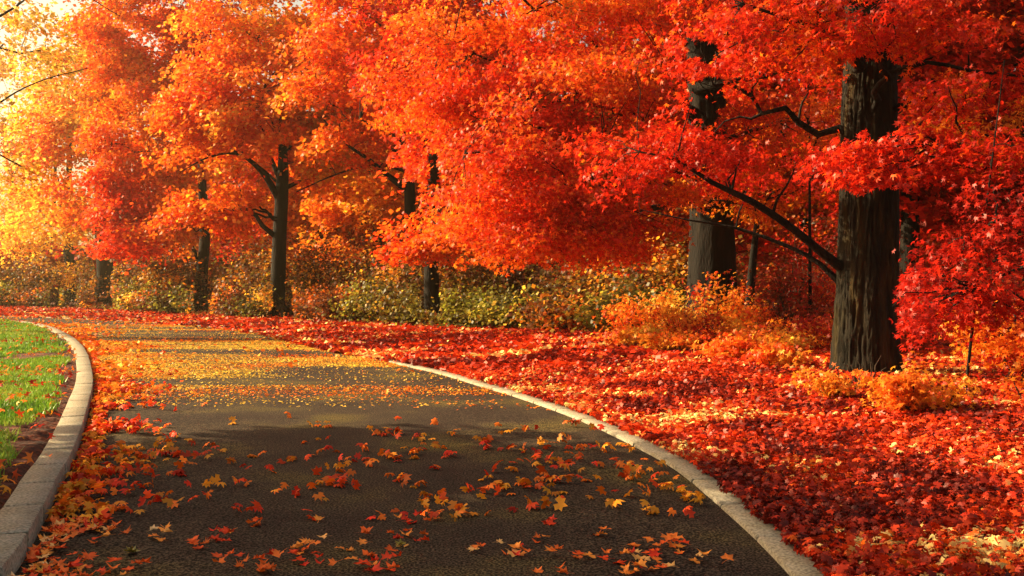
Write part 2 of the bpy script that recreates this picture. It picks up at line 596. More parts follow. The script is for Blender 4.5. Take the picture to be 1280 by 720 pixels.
make_tree('maple_tree', 'nearest tree right of the path, huge grooved trunk with deep red sprays', 'tree', b, trunk, limbs, big_lobes,
          [CRIM, CRIM, RED, RED, SCAR, ORNG], 'maple trees along the path', spray_r=.5, lps=150, leaf=.10, tmpl=MAPLE5, autolimb=8, sides=190, seg=.03, ridge=.085,
          colour_scale=.5, seed=3.1, flat=.35, flare=.2, bark=M_BARK)

# 2  broad dark trunk behind it, with the wide orange red crown sweeping left
Y = 22.0
b = base_at(890, Y)
trunk = [(b[0], Y, b[2] - .1, .52), (b[0], Y, 1.6, .49), (b[0] - .02, Y, 3.2, .44), (b[0] - .1, Y, 5.0, .40), (b[0] - .2, Y, 7.2, .33), (b[0] - .1, Y, 10.5, .15)]
limbs = [px_line(Y, (870, 110, -.3, .14), (905, 104, -1, .08), (950, 96, -1.6, .05), (1010, 90, -2, .03)),
         px_line(Y, (880, 55, -.2, .10), (850, 42, -.8, .07), (940, 40, -1.6, .05), (1000, 46, -2, .02))[1:],
         px_line(Y, (870, 150, -.3, .14), (815, 96, -1.2, .07), (740, 112, -2, .05), (660, 140, -2.6, .03), (600, 150, -3, .015)),
         px_line(Y, (868, 205, -.3, .12), (800, 210, -1.2, .07), (740, 195, -2, .045), (690, 185, -3, .03), (640, 205, -3.3, .012)),
         px_line(Y, (866, 250, -.3, .10), (800, 262, -1.6, .06), (730, 262, -2.6, .035), (660, 280, -3.2, .014))]
g_lobes = [px_lobe(700, 160, 160, 130, 18.5, 1.8, 66), px_lobe(640, 275, 95, 60, 18.0, 1.2, 22), px_lobe(745, 285, 100, 55, 18.2, 1.2, 24), px_lobe(830, 130, 130, 130, 19.5, 1.6, 34),
           px_lobe(960, 170, 130, 120, 20.5, 1.8, 26), px_lobe(760, 10, 260, 90, 19.5, 2.5, 56), px_lobe(560, 90, 110, 90, 20, 1.5, 22), px_lobe(800, -110, 350, 60, 20.5, 3.0, 36)]
low_g = lambda px, p: CAM_H + .18 + .25 * np.sin(px / 31.) + .2 * np.sin(px / 13.) - 0 * p[:, 2]
make_tree('maple_tree', 'broad dark trunk behind orange shrubs, wide scarlet crown sweeping left', 'tree', b, trunk, limbs, g_lobes,
          [RED, RED, SCAR, ORNG, ORNG, AMBR], 'maple trees along the path', spray_r=.85, lps=290, leaf=.125, tmpl=MAPLE5, autolimb=12, sides=40, seg=.12, ridge=.05,
          colour_scale=.28, seed=8.7, low=low_g, flat=.3)

# 3, 4  two slender trunks in the middle distance
Y = 32.0
b = base_at(540, Y)
trunk = [(b[0], Y, b[2] - .1, .24), (b[0] - .02, Y, 2.0, .22), (b[0] + .05, Y, 4.2, .19), (b[0] + .05, Y, 6.5, .14), (b[0] + .1, Y, 10.5, .06)]
make_tree('maple_tree', 'slender dark trunk half hidden by pinkish red sprays, mid distance in the centre', 'tree', b, trunk,
          [px_line(Y, (541, 180, 0, .09), (590, 150, -1, .06), (660, 120, -2, .03)), px_line(Y, (540, 220, 0, .07), (500, 175, -1, .05), (450, 150, -1.5, .03))],
          [px_lobe(560, 120, 110, 120, 30.5, 2.0, 62), px_lobe(620, 240, 100, 60, 29.5, 1.6, 22), px_lobe(530, 290, 40, 30, 29.5, .8, 8), px_lobe(540, -40, 130, 90, 31, 2.5, 36)],
          [CRIM, RED, SCAR, SCAR, ORNG], 'maple trees along the path', spray_r=1.1, lps=230, leaf=.15, autolimb=9, seed=15.2, colour_scale=.22, flat=.38)
Y = 35.5
b = base_at(512, Y)
trunk = [(b[0] + .1, Y, b[2] - .1, .24), (b[0] + .05, Y, 2.4, .21), (b[0], Y, 4.6, .19), (b[0] - .1, Y, 6.5, .14), (b[0] - .2, Y, 10.0, .06)]
make_tree('maple_tree', 'slim tree with bare limb reaching up left, next to the centre trunk', 'tree', b, trunk,
          [px_line(Y, (510, 238, 0, .13), (488, 222, -.3, .10), (462, 200, -.6, .07), (430, 178, -1, .04), (405, 150, -1, .02)),
           px_line(Y, (510, 215, 0, .07), (470, 205, .4, .05), (420, 218, .6, .03), (370, 240, .6, .02))],
          [px_lobe(450, 100, 90, 110, 35, 2.2, 56), px_lobe(480, -20, 110, 80, 35.5, 2.5, 34)],
          [SCAR, ORNG, ORNG, AMBR], 'maple trees along the path', spray_r=1.15, lps=220, leaf=.16, autolimb=7, seed=21.2, colour_scale=.22, flat=.38)

# 5  orange maple with clear trunk
Y = 40.0
b = base_at(346, Y)
trunk = [(b[0] - .05, Y, b[2] - .1, .31), (b[0] + .05, Y, 1.6, .29), (b[0] + .12, Y, 3.4, .27), (b[0] + .22, Y, 5.4, .25), (b[0] + .24, Y, 7.0, .17), (b[0] + .1, Y, 11.5, .07)]
make_tree('maple_tree', 'orange maple with clean dark trunk and arching limbs, beyond the bend of the path', 'tree', b, trunk,
          [px_line(Y, (350, 252, 0, .16), (335, 225, -.3, .13), (318, 205, -.5, .10), (295, 192, -.8, .06), (262, 196, -1, .04), (225, 215, -1.2, .02)),
           px_line(Y, (350, 300, 0, .12), (328, 282, -.3, .09), (312, 262, -.5, .07), (280, 268, -.7, .035), (245, 290, -1, .02)),
           px_line(Y, (352, 230, 0, .12), (338, 195, 0, .08), (328, 160, .2, .05)),
           px_line(Y, (357, 235, 0, .10), (385, 222, .3, .06), (420, 208, .5, .03))],
          [px_lobe(335, 120, 125, 105, 38.5, 2.4, 84), px_lobe(270, 265, 60, 40, 38.5, 1.2, 16), px_lobe(340, 0, 130, 90, 39.5, 2.8, 56), px_lobe(415, 150, 75, 100, 39.5, 1.6, 34),
           px_lobe(260, 160, 60, 60, 39, 1.6, 18)],
          [RED, SCAR, ORNG, ORNG, AMBR, YELL], 'maple trees along the path', spray_r=1.15, lps=230, leaf=.17, autolimb=12, seed=31.2, colour_scale=.2, flat=.38)

# 6  red maple left of it
Y = 51.0
b = base_at(250, Y)
trunk = [(b[0], Y, b[2] - .1, .33), (b[0] + .1, Y, 2.0, .29), (b[0] + .25, Y, 4.0, .25), (b[0] + .1, Y, 7.0, .2), (b[0], Y, 13.5, .07)]
make_tree('maple_tree', 'bright red maple with curved dark trunk, second clear trunk from the left half', 'tree', b, trunk,
          [px_line(Y, (250, 330, 0, .12), (235, 300, -.4, .08), (210, 285, -.8, .04)), px_line(Y, (252, 270, 0, .12), (225, 230, -.3, .08), (190, 210, -.8, .04))],
          [px_lobe(195, 150, 100, 130, 49, 2.6, 84), px_lobe(185, 280, 75, 55, 48.5, 2.0, 30), px_lobe(225, 40, 95, 110, 50, 2.6, 60), px_lobe(160, 60, 90, 80, 50, 2.4, 30)],
          [RED, SCAR, SCAR, ORNG, ORNG, AMBR], 'maple trees along the path', spray_r=1.3, lps=230, leaf=.19, autolimb=12, seed=42.2, colour_scale=.16, flat=.38)

# 7..10 trees at the far left bend, thinner, yellow, with sky between the leaves
far = [(130, 66, .62, 'stout dark trunk under orange foliage, fourth from the left far down the path', [SCAR, ORNG, AMBR, YELL], [px_lobe(110, 200, 75, 120, 64, 3, 50), px_lobe(130, 80, 70, 80, 65, 3, 30)]),
       (86, 74, .42, 'dark trunk with a pale shrub at its foot, far down the path', [ORNG, AMBR, YELL, YELL], [px_lobe(60, 280, 70, 70, 71, 3, 27), px_lobe(70, 150, 70, 110, 72, 3.4, 25)]),
       (68, 84, .30, 'thin dark trunk beside the stouter ones at the far left', [ORNG, AMBR, YELL, YELL], [px_lobe(20, 200, 60, 120, 82, 3.5, 25), px_lobe(40, 330, 50, 35, 80, 2.5, 14)]),
       (14, 92, .36, 'leftmost yellow tree where the path leaves the picture', [ORNG, AMBR, YELL, PALE], [px_lobe(0, 260, 70, 95, 88, 4, 27), px_lobe(5, 90, 90, 110, 90, 4, 20)])]
for k, (px, Y, r, lab, stops, lobes) in enumerate(far):
    b = base_at(px, Y)
    H = 15.
    trunk = [(b[0], Y, b[2] - .1, r), (b[0] + .1, Y, 2.5, r * .9), (b[0] - .1, Y, 6.0, r * .75), (b[0] + .2, Y, H, r * .2)]
    make_tree('maple_tree', lab, 'tree', b, trunk, [], lobes, stops, 'maple trees along the path', spray_r=1.7, lps=210, leaf=.26,
              autolimb=9, seed=50 + 7. * k, colour_scale=.12, holes=.50, flat=.5)

# 11 yellow tree left of the path leaning into the picture, its bare twigs against the sky
Y = 27.
b = base_at(-330, Y)
trunk = [(b[0], Y, b[2] - .1, .3), (b[0] + .2, Y, 3., .26), (b[0] + .4, Y, 7.0, .2), (b[0] + .6, Y, 12, .06)]
make_tree('maple_tree', 'golden tree at the left edge with thin bare twigs against the bright sky', 'tree', b, trunk,
          [[(b[0] + .3, Y, 5.0, .12), (*at_depth(-120, 80, 26), .08), (*at_depth(0, 20, 25.5), .035), (*at_depth(36, -4, 25), .02)],
           [(b[0] + .3, Y, 4.4, .10), (*at_depth(-110, 190, 26), .05), (*at_depth(30, 110, 25.5), .02), (*at_depth(110, 85, 25), .01)],
           [(b[0] + .3, Y, 6.4, .10), (*at_depth(-90, -40, 26), .05), (*at_depth(70, -20, 25.5), .02), (*at_depth(150, 20, 25), .01)]],
          [px_lobe(-160, 60, 190, 170, 26.5, 2.5, 34), px_lobe(30, 60, 90, 90, 26, 1.5, 9), px_lobe(10, 200, 60, 60, 26, 1.2, 4)],
          [ORNG, AMBR, YELL, PALE], 'maple trees along the path', spray_r=.9, lps=120, leaf=.12, autolimb=8, seed=71.2, colour_scale=.3, flat=.5)

# unseen trees added left of the camera to shade the near path
SHADE_TREES = [(-8.2, 6.9, 3.6, (2.5, 3.1, 1.8), 'low unseen maple added for shade on the lawn, nearest the camera'),
        (-9.3, 1.4, 3.9, (3.0, 3.4, 2.1), 'unseen maple added for shade on the lawn behind the camera')]
for k, (x, y, cz, rr, lab) in enumerate(SHADE_TREES):
    b = np.array([x, y, .05])
    trunk = [(x, y, -.05, .22), (x + .1, y, 2, .19), (x, y + .1, 4, .12), (x, y, 6, .04)]
    make_tree('maple_tree', lab, 'tree', b, trunk, [], [((x, y, cz), rr, 66)], [SCAR, ORNG, AMBR], 'added shade maples on the lawn', spray_r=1.2, lps=150,
              leaf=.2, autolimb=9, seed=90. + k, flat=.3)

# ------------------------------------------------------------------ the wood behind: three grown trees, copied
def copy_tree(src, loc, rz, scale, label, group):
    r = src.copy(); COL.objects.link(r)
    r.location = loc; r.rotation_euler = (0, 0, rz); r.scale = (scale,) * 3
    r['label'] = label
    r['group'] = group
    for ch in src.children:
        c = ch.copy(); COL.objects.link(c); c.parent = r
    return r


protos = []  # crimson, amber and rusty kind
for k, (stops, hgt) in enumerate([([WINE, CRIM, CRIM, RED, SCAR], 13.), ([(.5, .16, .02), ORNG, AMBR, (.80, .40, .04)], 12.), ([DBRN, BROWN, CRIM, RED, ORNG], 11.)]):
    t = make_tree('woodland_tree', 'x', 'tree', (0, 0, 0), [(0, 0, -.2, .24), (.1, 0, 3, .2), (-.1, .1, 6.5, .15), (0, 0, hgt, .05)], [],
                  [((0, 0, hgt * .62), (3.6, 3.6, hgt * .36), 70), ((0, 0, hgt * .28), (2.6, 2.6, hgt * .16), 18)], stops, 'trees of the wood', spray_r=1.3, lps=260, leaf=.2, autolimb=9,
                  seed=120. + 9 * k, colour_scale=.2, flat=.3)
    protos.append(t)
wood = [  # x, y, kind, label
    (9.5, 24, 0, 'crimson tree in the wood between the broad dark trunk and the big grooved trunk'),
    (13.5, 19, 2, 'rusty tree in the wood at the right edge, behind the red saplings'),
    (6.8, 29, 2, 'rusty tree directly behind the broad dark trunk'),
    (14.0, 27, 0, 'crimson tree deep in the wood right of the big grooved trunk'),
    (19.5, 25, 0, 'crimson tree in the wood at the far right edge'),
    (3.4, 33, 1, 'brown and amber tree behind the sweeping scarlet crown'),
    (10.5, 36, 1, 'amber tree seen over the crimson one, left of the big grooved trunk'),
    (-.6, 38, 2, 'rusty tree right of the slender centre trunk'),
    (-5.9, 43, 1, 'amber tree filling the gap between the orange maple and the slim tree'),
    (-9.2, 48, 1, 'amber tree behind the trunk of the orange maple'),
    (-3.0, 47, 0, 'red tree behind the two slender centre trunks'),
    (5.5, 44, 0, 'red tree far behind the sweeping scarlet crown'),
    (16.5, 38, 2, 'rusty tree far behind the big grooved trunk'),
    (24, 34, 2, 'rusty tree far back at the right edge'),
    (-13.8, 56, 2, 'rusty tree between the red maple and the orange maple'),
    (-20.5, 62, 1, 'amber tree behind the red maple with the curved trunk'),
    (-16.5, 66, 0, 'red tree far behind the red maple'),
    (-9, 60, 2, 'rusty tree far behind the orange maple'),
    (-1, 56, 1, 'amber tree far behind the centre trunks'),
    (9, 54, 1, 'amber tree far back in the middle of the wood'),
    (21, 48, 0, 'red tree far back on the right')]
for k, (x, y, kind, lab) in enumerate(wood):
    z = ground_z(np.array([[x, y]]))[0]
    if protos[kind]['label'] == 'x':
        t = protos[kind]
        t.location = (x, y, z); t['label'] = lab
    else:
        copy_tree(protos[kind], (x, y, z), rng.random() * 6.28, rng.uniform(.9, 1.15), lab, 'trees of the wood')

# the far woodland, one mass
N = 60000
wx = rng.uniform(-75, 85, N)
wy = rng.uniform(82, 96, N) - .18 * np.abs(wx)
keepd = (wx > -46)
top = 15 + 5 * (fbm(np.c_[wx * .12, wy * .05, wx * 0]) - .5) * 2
top = np.where(wx < -20, 4.5 + (top - 4.5) * smooth(-34, -20, wx), top)
wz = rng.random(N) ** .8 * top
p = np.c_[wx, wy, wz][keepd]
C = palette(p, [BROWN, RED, SCAR, ORNG, BROWN, AMBR], .09, .15, 4.)
V, Fc, CC = leaf_arrays(p, np.array([0, -.5, .5]) + rng.normal(0, .6, (len(p), 3)), rng.normal(0, 1, (len(p), 3)), rng.uniform(.5, .9, len(p)), C, KITE)
tag(build('far_woodland', V, [Fc], M_LEAF, None, CC), 'solid mass of autumn woodland closing the view behind all trees', 'woodland', kind='stuff')


# ------------------------------------------------------------------ shrubs
def make_shrub(name, label, loc, w, d, h, nleaf, leaf, stops, tmpl=KITE, group=None, seed=0., stems=9, jitter=.2, airy=.6, cat='shrub', cscale=1.2):
    x, y = loc
    z = ground_z(np.array([[x, y]]))[0]
    base = np.array([x, y, z])
    root = empty(name, base, label, cat, group)
    m = Mesh()
    ends = []
    for k in range(stems):
        a = rng.random() * 6.28
        q = math.sqrt(rng.random())
        e = base + np.array([math.cos(a) * w * .5 * q, math.sin(a) * d * .5 * q, h * rng.uniform(.55, 1.0) * (1 - .35 * q * q)])
        br = branch(base + np.array([math.cos(a) * w * .12, math.sin(a) * d * .12, -.05]), e, .012 + .006 * h, .003, .1, .15, 6)
        m.tube(br[:, :3], br[:, 3], 5)
        ends.append(br)
    E = np.array([b_[rng.integers(2, 6), :3] for b_ in ends for _ in range(4)])
    m.build('stem', M_TWIG, root, base)
    c = E[rng.integers(0, len(E), nleaf)]
    sp = np.array([w, d, h]) * airy * .28
    pos = c + rng.normal(0, 1, (nleaf, 3)) * sp * (rng.random((nleaf, 1)) * .9 + .2)
    pos[:, 2] = np.where(pos[:, 2] < z + .03, z + .03 + rng.random(nleaf) * h * .4, pos[:, 2])
    ok = cull(pos)
    pos = pos[ok]
    n = len(pos)
    nrm = np.array([-.15, -.25, .8]) + rng.normal(0, .5, (n, 3))
    head = (pos - base) * np.array([1, 1, -.4]) + rng.normal(0, .3 * w, (n, 3))
    V, Fc, CC = leaf_arrays(pos, nrm, head, leaf * rng.uniform(.65, 1.25, n), palette(pos, stops, cscale, jitter, seed), tmpl)
    build('foliage', V - base, [Fc], M_LEAF, root, CC)
    return root


# foreground orange clump and its neighbours beside the big trunk
make_shrub('shrub', 'bright orange leafy clump, largest of the low ones right of the big grooved trunk', (3.45, 8.35), .85, .6, .50, 1500, .075, [ORNG, AMBR, AMBR], MAPLE5, 'low orange shrubs', 1.)
make_shrub('shrub', 'small amber sprig at the foot of the big grooved trunk', (3.15, 9.6), .8, .5, .38, 420, .08, [ORNG, AMBR, AMBR], MAPLE5, 'low orange shrubs', 2.)
make_shrub('shrub', 'low orange sprig directly in front of the big grooved trunk', (3.75, 10.6), .6, .3, .42, 130, .09, [ORNG, AMBR], MAPLE5, 'low orange shrubs', 3., airy=.8)
make_shrub('shrub', 'loose orange sprig right of the bright orange clump', (4.65, 8.7), .8, .5, .42, 320, .08, [SCAR, ORNG, AMBR], MAPLE5, 'low orange shrubs', 4., airy=.8)
make_shrub('shrub', 'dark red leafy undergrowth plant at the right edge behind the loose orange sprig', (5.7, 10.8), 1.6, 1.0, .8, 1200, .09, [CRIM, RED, SCAR], MAPLE5, 'red undergrowth shrubs', 5.)
amb = [(2.55, 15.8, 1.0, .38), (3.3, 14.6, 1.1, .36), (4.1, 15.8, 1.3, .5), (2.1, 17.6, 1.2, .5), (3.1, 17.8, 1.4, .75), (4.2, 18.6, 1.5, .75), (3.45, 13.1, .8, .3), (5.2, 16.6, 1.4, .7), (4.25, 20.2, 1.6, 1.25), (2.5, 19.8, 1.4, 1.05), (3.4, 20.2, 1.5, 1.15)]
pos_words = ['at the leaf carpet edge', 'second from the big grooved trunk', 'in the middle of the row', 'at its left end', 'left of centre and taller', 'before the broad dark trunk', 'nearest the big grooved trunk',
             'behind the big trunk', 'covering the foot of the broad dark trunk', 'tallest at the left, under the scarlet crown', 'tall beside the broad dark trunk']
for k, (x, y, w_, h_) in enumerate(amb):
    make_shrub('shrub', 'orange and yellow leafed low shrub, ' + pos_words[k], (x, y), w_, w_ * .8, h_, 1100, .10, [SCAR, ORNG, AMBR, YELL] if k not in (4, 7, 8) else [CRIM, RED, ORNG, AMBR],
               MAPLE5, 'low orange shrubs', 6. + k)
# dark red thicket behind, right half
thick = [(5.9, 15.0, 1.8, 1.0), (6.6, 12.6, 1.6, 1.1), (7.6, 14.6, 2.2, 1.5), (6.4, 18.5, 2.2, 1.5), (7.8, 20.5, 2.5, 1.8), (9.4, 17.5, 2.5, 2.0), (5.6, 23.5, 2.4, 1.6), (8.2, 11.9, 2.0, 1.6), (10.6, 21.0, 2.6, 2.2), (6.9, 23.0, 2.6, 2.8), (5.3, 18.6, 1.6, 1.7)]
tw = ['just left behind the big trunk', 'right behind the big trunk', 'tall, right of the big trunk', 'between the two dark trunks', 'deep between the two dark trunks', 'far right, behind the sapling',
      'right at the broad dark trunk', 'nearest the right edge', 'deepest at the right edge', 'tallest between the two dark trunks', 'low between the two dark trunks, by the upright stem']
for k, (x, y, w_, h_) in enumerate(thick):
    make_shrub('shrub', 'dark crimson thicket shrub, ' + tw[k], (x, y), w_, w_, h_, 1900, .105, [DBRN, CRIM, CRIM, RED, ORNG] if k % 2 else [DBRN, CRIM, BROWN, RED], MAPLE5, 'red undergrowth shrubs', 30. + k, stems=14)

# yellow and olive shrubs along the wood's edge, from the far bend to the centre
edge_line = resample(np.array([(-36., 62), (-27, 58), (-20, 51.5), (-14, 44.6), (-9, 38.2), (-5, 33.6), (-1.6, 28.8), (1.3, 24.6), (2.6, 22.4)]), 2.05)
names = ['olive', 'yellow green', 'rusty brown', 'golden', 'brown and amber']
places = ['beside the far left trunks', 'at the far bend', 'under the red maple', 'between red and orange maple', 'by the orange maple trunk', 'under the amber gap', 'before the slim tree', 'under the centre trunk', 'under the low scarlet sprays', 'by the broad dark trunk']
for k, (x, y) in enumerate(edge_line):
    kind = [3, 2, 0, 1, 4, 2, 0, 3, 4, 2, 1][k % 11] if x < -3 else [0, 1, 4, 1][k % 4]
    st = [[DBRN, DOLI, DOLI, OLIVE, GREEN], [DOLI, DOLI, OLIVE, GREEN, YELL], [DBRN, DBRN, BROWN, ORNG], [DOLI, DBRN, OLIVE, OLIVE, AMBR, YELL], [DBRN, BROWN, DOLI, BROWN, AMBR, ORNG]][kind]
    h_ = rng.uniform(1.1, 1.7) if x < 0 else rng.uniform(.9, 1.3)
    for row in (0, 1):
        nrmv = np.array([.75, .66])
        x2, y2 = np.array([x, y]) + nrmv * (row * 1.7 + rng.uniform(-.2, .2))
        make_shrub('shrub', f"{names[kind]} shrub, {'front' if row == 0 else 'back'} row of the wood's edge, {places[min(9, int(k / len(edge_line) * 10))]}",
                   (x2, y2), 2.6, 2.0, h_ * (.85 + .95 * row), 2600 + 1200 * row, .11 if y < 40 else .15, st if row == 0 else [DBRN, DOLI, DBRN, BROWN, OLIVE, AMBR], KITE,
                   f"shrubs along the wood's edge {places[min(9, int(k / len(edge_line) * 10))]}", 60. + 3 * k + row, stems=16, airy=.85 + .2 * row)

# red saplings at the right edge
def sapling(label, base, top, r, lobes, stops, seed, lps=120, **k):
    b = np.array([base[0], base[1], ground_z(np.array([base]))[0]])
    make_tree('sapling', label, 'sapling', b, [(b[0], b[1], b[2] - .05, r), ((b[0] * .6 + top[0] * .4), (b[1] + top[1]) / 2, b[2] + (top[2] - b[2]) * .45, r * .8), (top[0], top[1], top[2], r * .25)], [], lobes, stops,
              'red saplings', spray_r=.42, lps=lps, leaf=.085, tmpl=MAPLE5, autolimb=7, sides=8, seg=.2, seed=seed, colour_scale=.7, flare=.1, flat=.4, **k)


sapling('tall crimson sapling with drooping sprays at the right edge, touching the big trunk', (4.5, 9.9), (4.75, 9.6, 3.4), .016,
        [px_lobe(1200, 330, 85, 75, 9.4, .7, 20), px_lobe(1150, 390, 40, 30, 9.2, .4, 7), px_lobe(1255, 250, 60, 70, 9.6, .6, 9)], [WINE, CRIM, CRIM, RED, RED], 140.)
sapling('thin sapling with few orange leaves behind the crimson sapling', (6.15, 11.4), (6.0, 11.0, 3.4), .016,
        [px_lobe(1240, 160, 70, 60, 11, .7, 12), px_lobe(1235, 420, 60, 30, 10.5, .5, 9)], [RED, ORNG, AMBR], 141.)
sapling('leaning dark stem just right of the broad dark trunk', (4.95, 21.0), (5.2, 20.8, 3.4), .10, [px_lobe(960, 235, 60, 30, 20.8, .8, 10)], [RED, SCAR, ORNG], 142., lps=90)
sapling('slim upright stem between the broad dark trunk and the big grooved trunk', (5.45, 18.2), (5.4, 18.1, 4.6), .035, [px_lobe(1005, 180, 60, 60, 18.0, .8, 12)], [RED, ORNG], 143., lps=90)


# ------------------------------------------------------------------ fallen leaves
def scatter_flat(x, y, z, stops, scale, size, tmpl, jitter=.25, up=.9, seed=0., lift=.03, blade=.5, tilt=.5):
    n = len(x)
    p = np.c_[x, y, z + rng.random(n) * lift + .012]
    nrm = np.array([0, 0, up]) + rng.normal(0, tilt, (n, 3))
    head = np.c_[rng.normal(0, 1, (n, 2)), np.zeros(n)]
    return leaf_arrays(p, nrm, head, size, palette(p, stops, scale, jitter, seed, blade), tmpl)


LITTER = [WINE, (.24, .020, .006), (.32, .018, .006), (.42, .024, .006), (.50, .030, .006), (.58, .05, .010), SCAR, ORNG, (.82, .38, .10), (.85, .62, .22)]
parts = []
# dense carpet right of the kerb; density falls with distance as leaves get small in view
def carpet(n, y0, y1, tmpl, size, seed, lift=.05, xr=None):
    y = rng.uniform(y0, y1, n)
    x = rng.uniform(-1.25, .75, n) * y * .72 + .4
    P = np.c_[x, y]
    dr = signed(P, right_edge)
    keep = (dr > KERB_R - .03 - .45 * smooth(14, 19, y)) & (dr < 16) & (np.abs(x) < y * .60 + 1.5)
    P, dr = P[keep], dr[keep]
    z = np.where(dr > KERB_R, ground_z(P), .028)
    z = np.where(dr < 0, .0, z)
    far_ = smooth(4.5, 9, P[:, 1])
    pal = [LITTER[:7] + [SCAR], LITTER]
    pick = (fbm(np.c_[P * .8, P[:, 0] * 0 + 7.7]) + rng.normal(0, .08, len(P))) > (.46 + .09 * far_)
    out = []
    for k_ in (0, 1):
        q = pick == bool(k_)
        out.append(scatter_flat(P[q, 0], P[q, 1], z[q], pal[k_], 1.6, size * rng.uniform(.6, 1.25, q.sum()), tmpl, .27, .9, seed, lift, .5, .45))
    return np.r_[out[0][0], out[1][0]], np.r_[out[0][1], out[1][1] + len(out[0][0])], np.r_[out[0][2], out[1][2]]


for args in [(62000, 2.6, 7.5, LITT, .060, 1., .055), (95000, 7.5, 14, LITT, .074, 1., .055), (70000, 14, 26, KITE, .11, 1.), (60000, 26, 60, KITE, .15, 1.)]:
    parts.append(carpet(*args))
V = np.concatenate([p[0] for p in parts]); CC = np.concatenate([p[2] for p in parts])
o = 0; FF = []
for p in parts:
    FF.append(p[1] + o); o += len(p[0])
tag(build('leaf_litter', V, [np.concatenate(FF)], M_DRY, None, CC), 'thick red carpet of fallen maple leaves right of the path', 'leaf litter', kind='stuff')

# loose leaves on the path: many far off, drifts along the left kerb
pathp, szs = [], []


def add_path(P, s):
    pathp.append(P); szs.append(s)


def inside(P, a=.02, b=.02):
    return (signed(P, left_edge) > a) & (-signed(P, right_edge) > b)


# drift beside the left kerb
n = 6500
t = rng.random(n) ** 1.0
yy = 2.5 + 30 * rng.random(n) ** 1.6
ix = np.interp(yy, left_edge[:, 1], left_edge[:, 0])
dd = np.abs(rng.normal(0, 1, n)) * (.05 + .024 * yy)
P = np.c_[ix + .03 + dd, yy + dd * .3]
nz = fbm(np.c_[P * 1.3, P[:, 0] * 0 + 8.8])
keep = inside(P) & ((nz > .48) | (dd < .12)) & (rng.random(n) < np.clip((yy - 2) / 7, .3, 1))
drift = P[keep]
# wind-blown streaks farther away
n = 60000
yy = 8.5 + 38 * rng.random(n) ** 1.2
xx = rng.uniform(-26, 2, n)
P = np.c_[xx, yy]
nz = fbm(np.c_[P[:, 0] * .45, P[:, 1] * 1.5, P[:, 0] * 0 + 2.2], 3)
dens = np.clip((yy - 9) / 30, 0, 1) * .28 + .02
edge_r = -signed(P, right_edge)
dens = dens + .45 * np.exp(-edge_r / 1.2) * smooth(11, 22, yy)
keep = inside(P) & (nz > .54 - .13 * smooth(10, 30, yy)) & (rng.random(n) < dens * .42)
streaks = P[keep]

# individually placed leaves, read from the photograph (first leaf of each drift)
Z1 = [(607, 38, 1, 5), (950, 48, 4, 4), (1240, 80, 5, 4), (1265, 35, 1, 3), (840, 12, 1, 3), (365, 90, 2, 3), (450, 122, 1, 4), (530, 125, 1, 2), (540, 152, 2, 5), (305, 128, 3, 2), (265, 182, 3, 5), (380, 168, 5, 3),
      (490, 180, 3, 2), (695, 170, 2, 3), (605, 198, 1, 5), (955, 110, 2, 3), (985, 152, 2, 3), (1135, 150, 2, 2), (850, 188, 3, 4), (925, 168, 1, 2), (1100, 190, 3, 3), (1230, 180, 4, 3), (1155, 210, 2, 3),
      (390, 240, 4, 3), (675, 234, 1, 5), (770, 234, 2, 5), (945, 240, 2, 3), (1030, 228, 3, 4), (505, 290, 3, 3), (620, 290, 2, 3), (250, 292, 2, 5), (75, 325, 3, 3), (175, 318, 2, 2), (505, 340, 2, 5),
      (785, 330, 3, 2), (960, 285, 5, 3), (1060, 280, 3, 3), (1095, 304, 2, 2), (305, 347, 3, 4), (350, 380, 4, 3), (30, 372, 2, 3), (170, 380, 1, 4), (685, 402, 3, 4), (700, 448, 2, 3), (930, 428, 2, 4),
      (1170, 426, 2, 4), (180, 474, 2, 3), (60, 514, 3, 3), (325, 504, 3, 4), (20, 425, 3, 3), (480, 535, 3, 3), (545, 505, 4, 2), (595, 472, 1, 4), (205, 552, 1, 6), (10, 575, 2, 3), (880, 560, 5, 4),
      (895, 605, 5, 2), (1080, 548, 2, 4), (1165, 570, 2, 3), (640, 610, 6, 3), (720, 633, 3, 3), (1265, 498, 2, 3), (200, 625, 4, 3), (100, 635, 4, 3), (1150, 630, 4, 3), (975, 358, 1, 2), (1265, 268, 1, 2)]
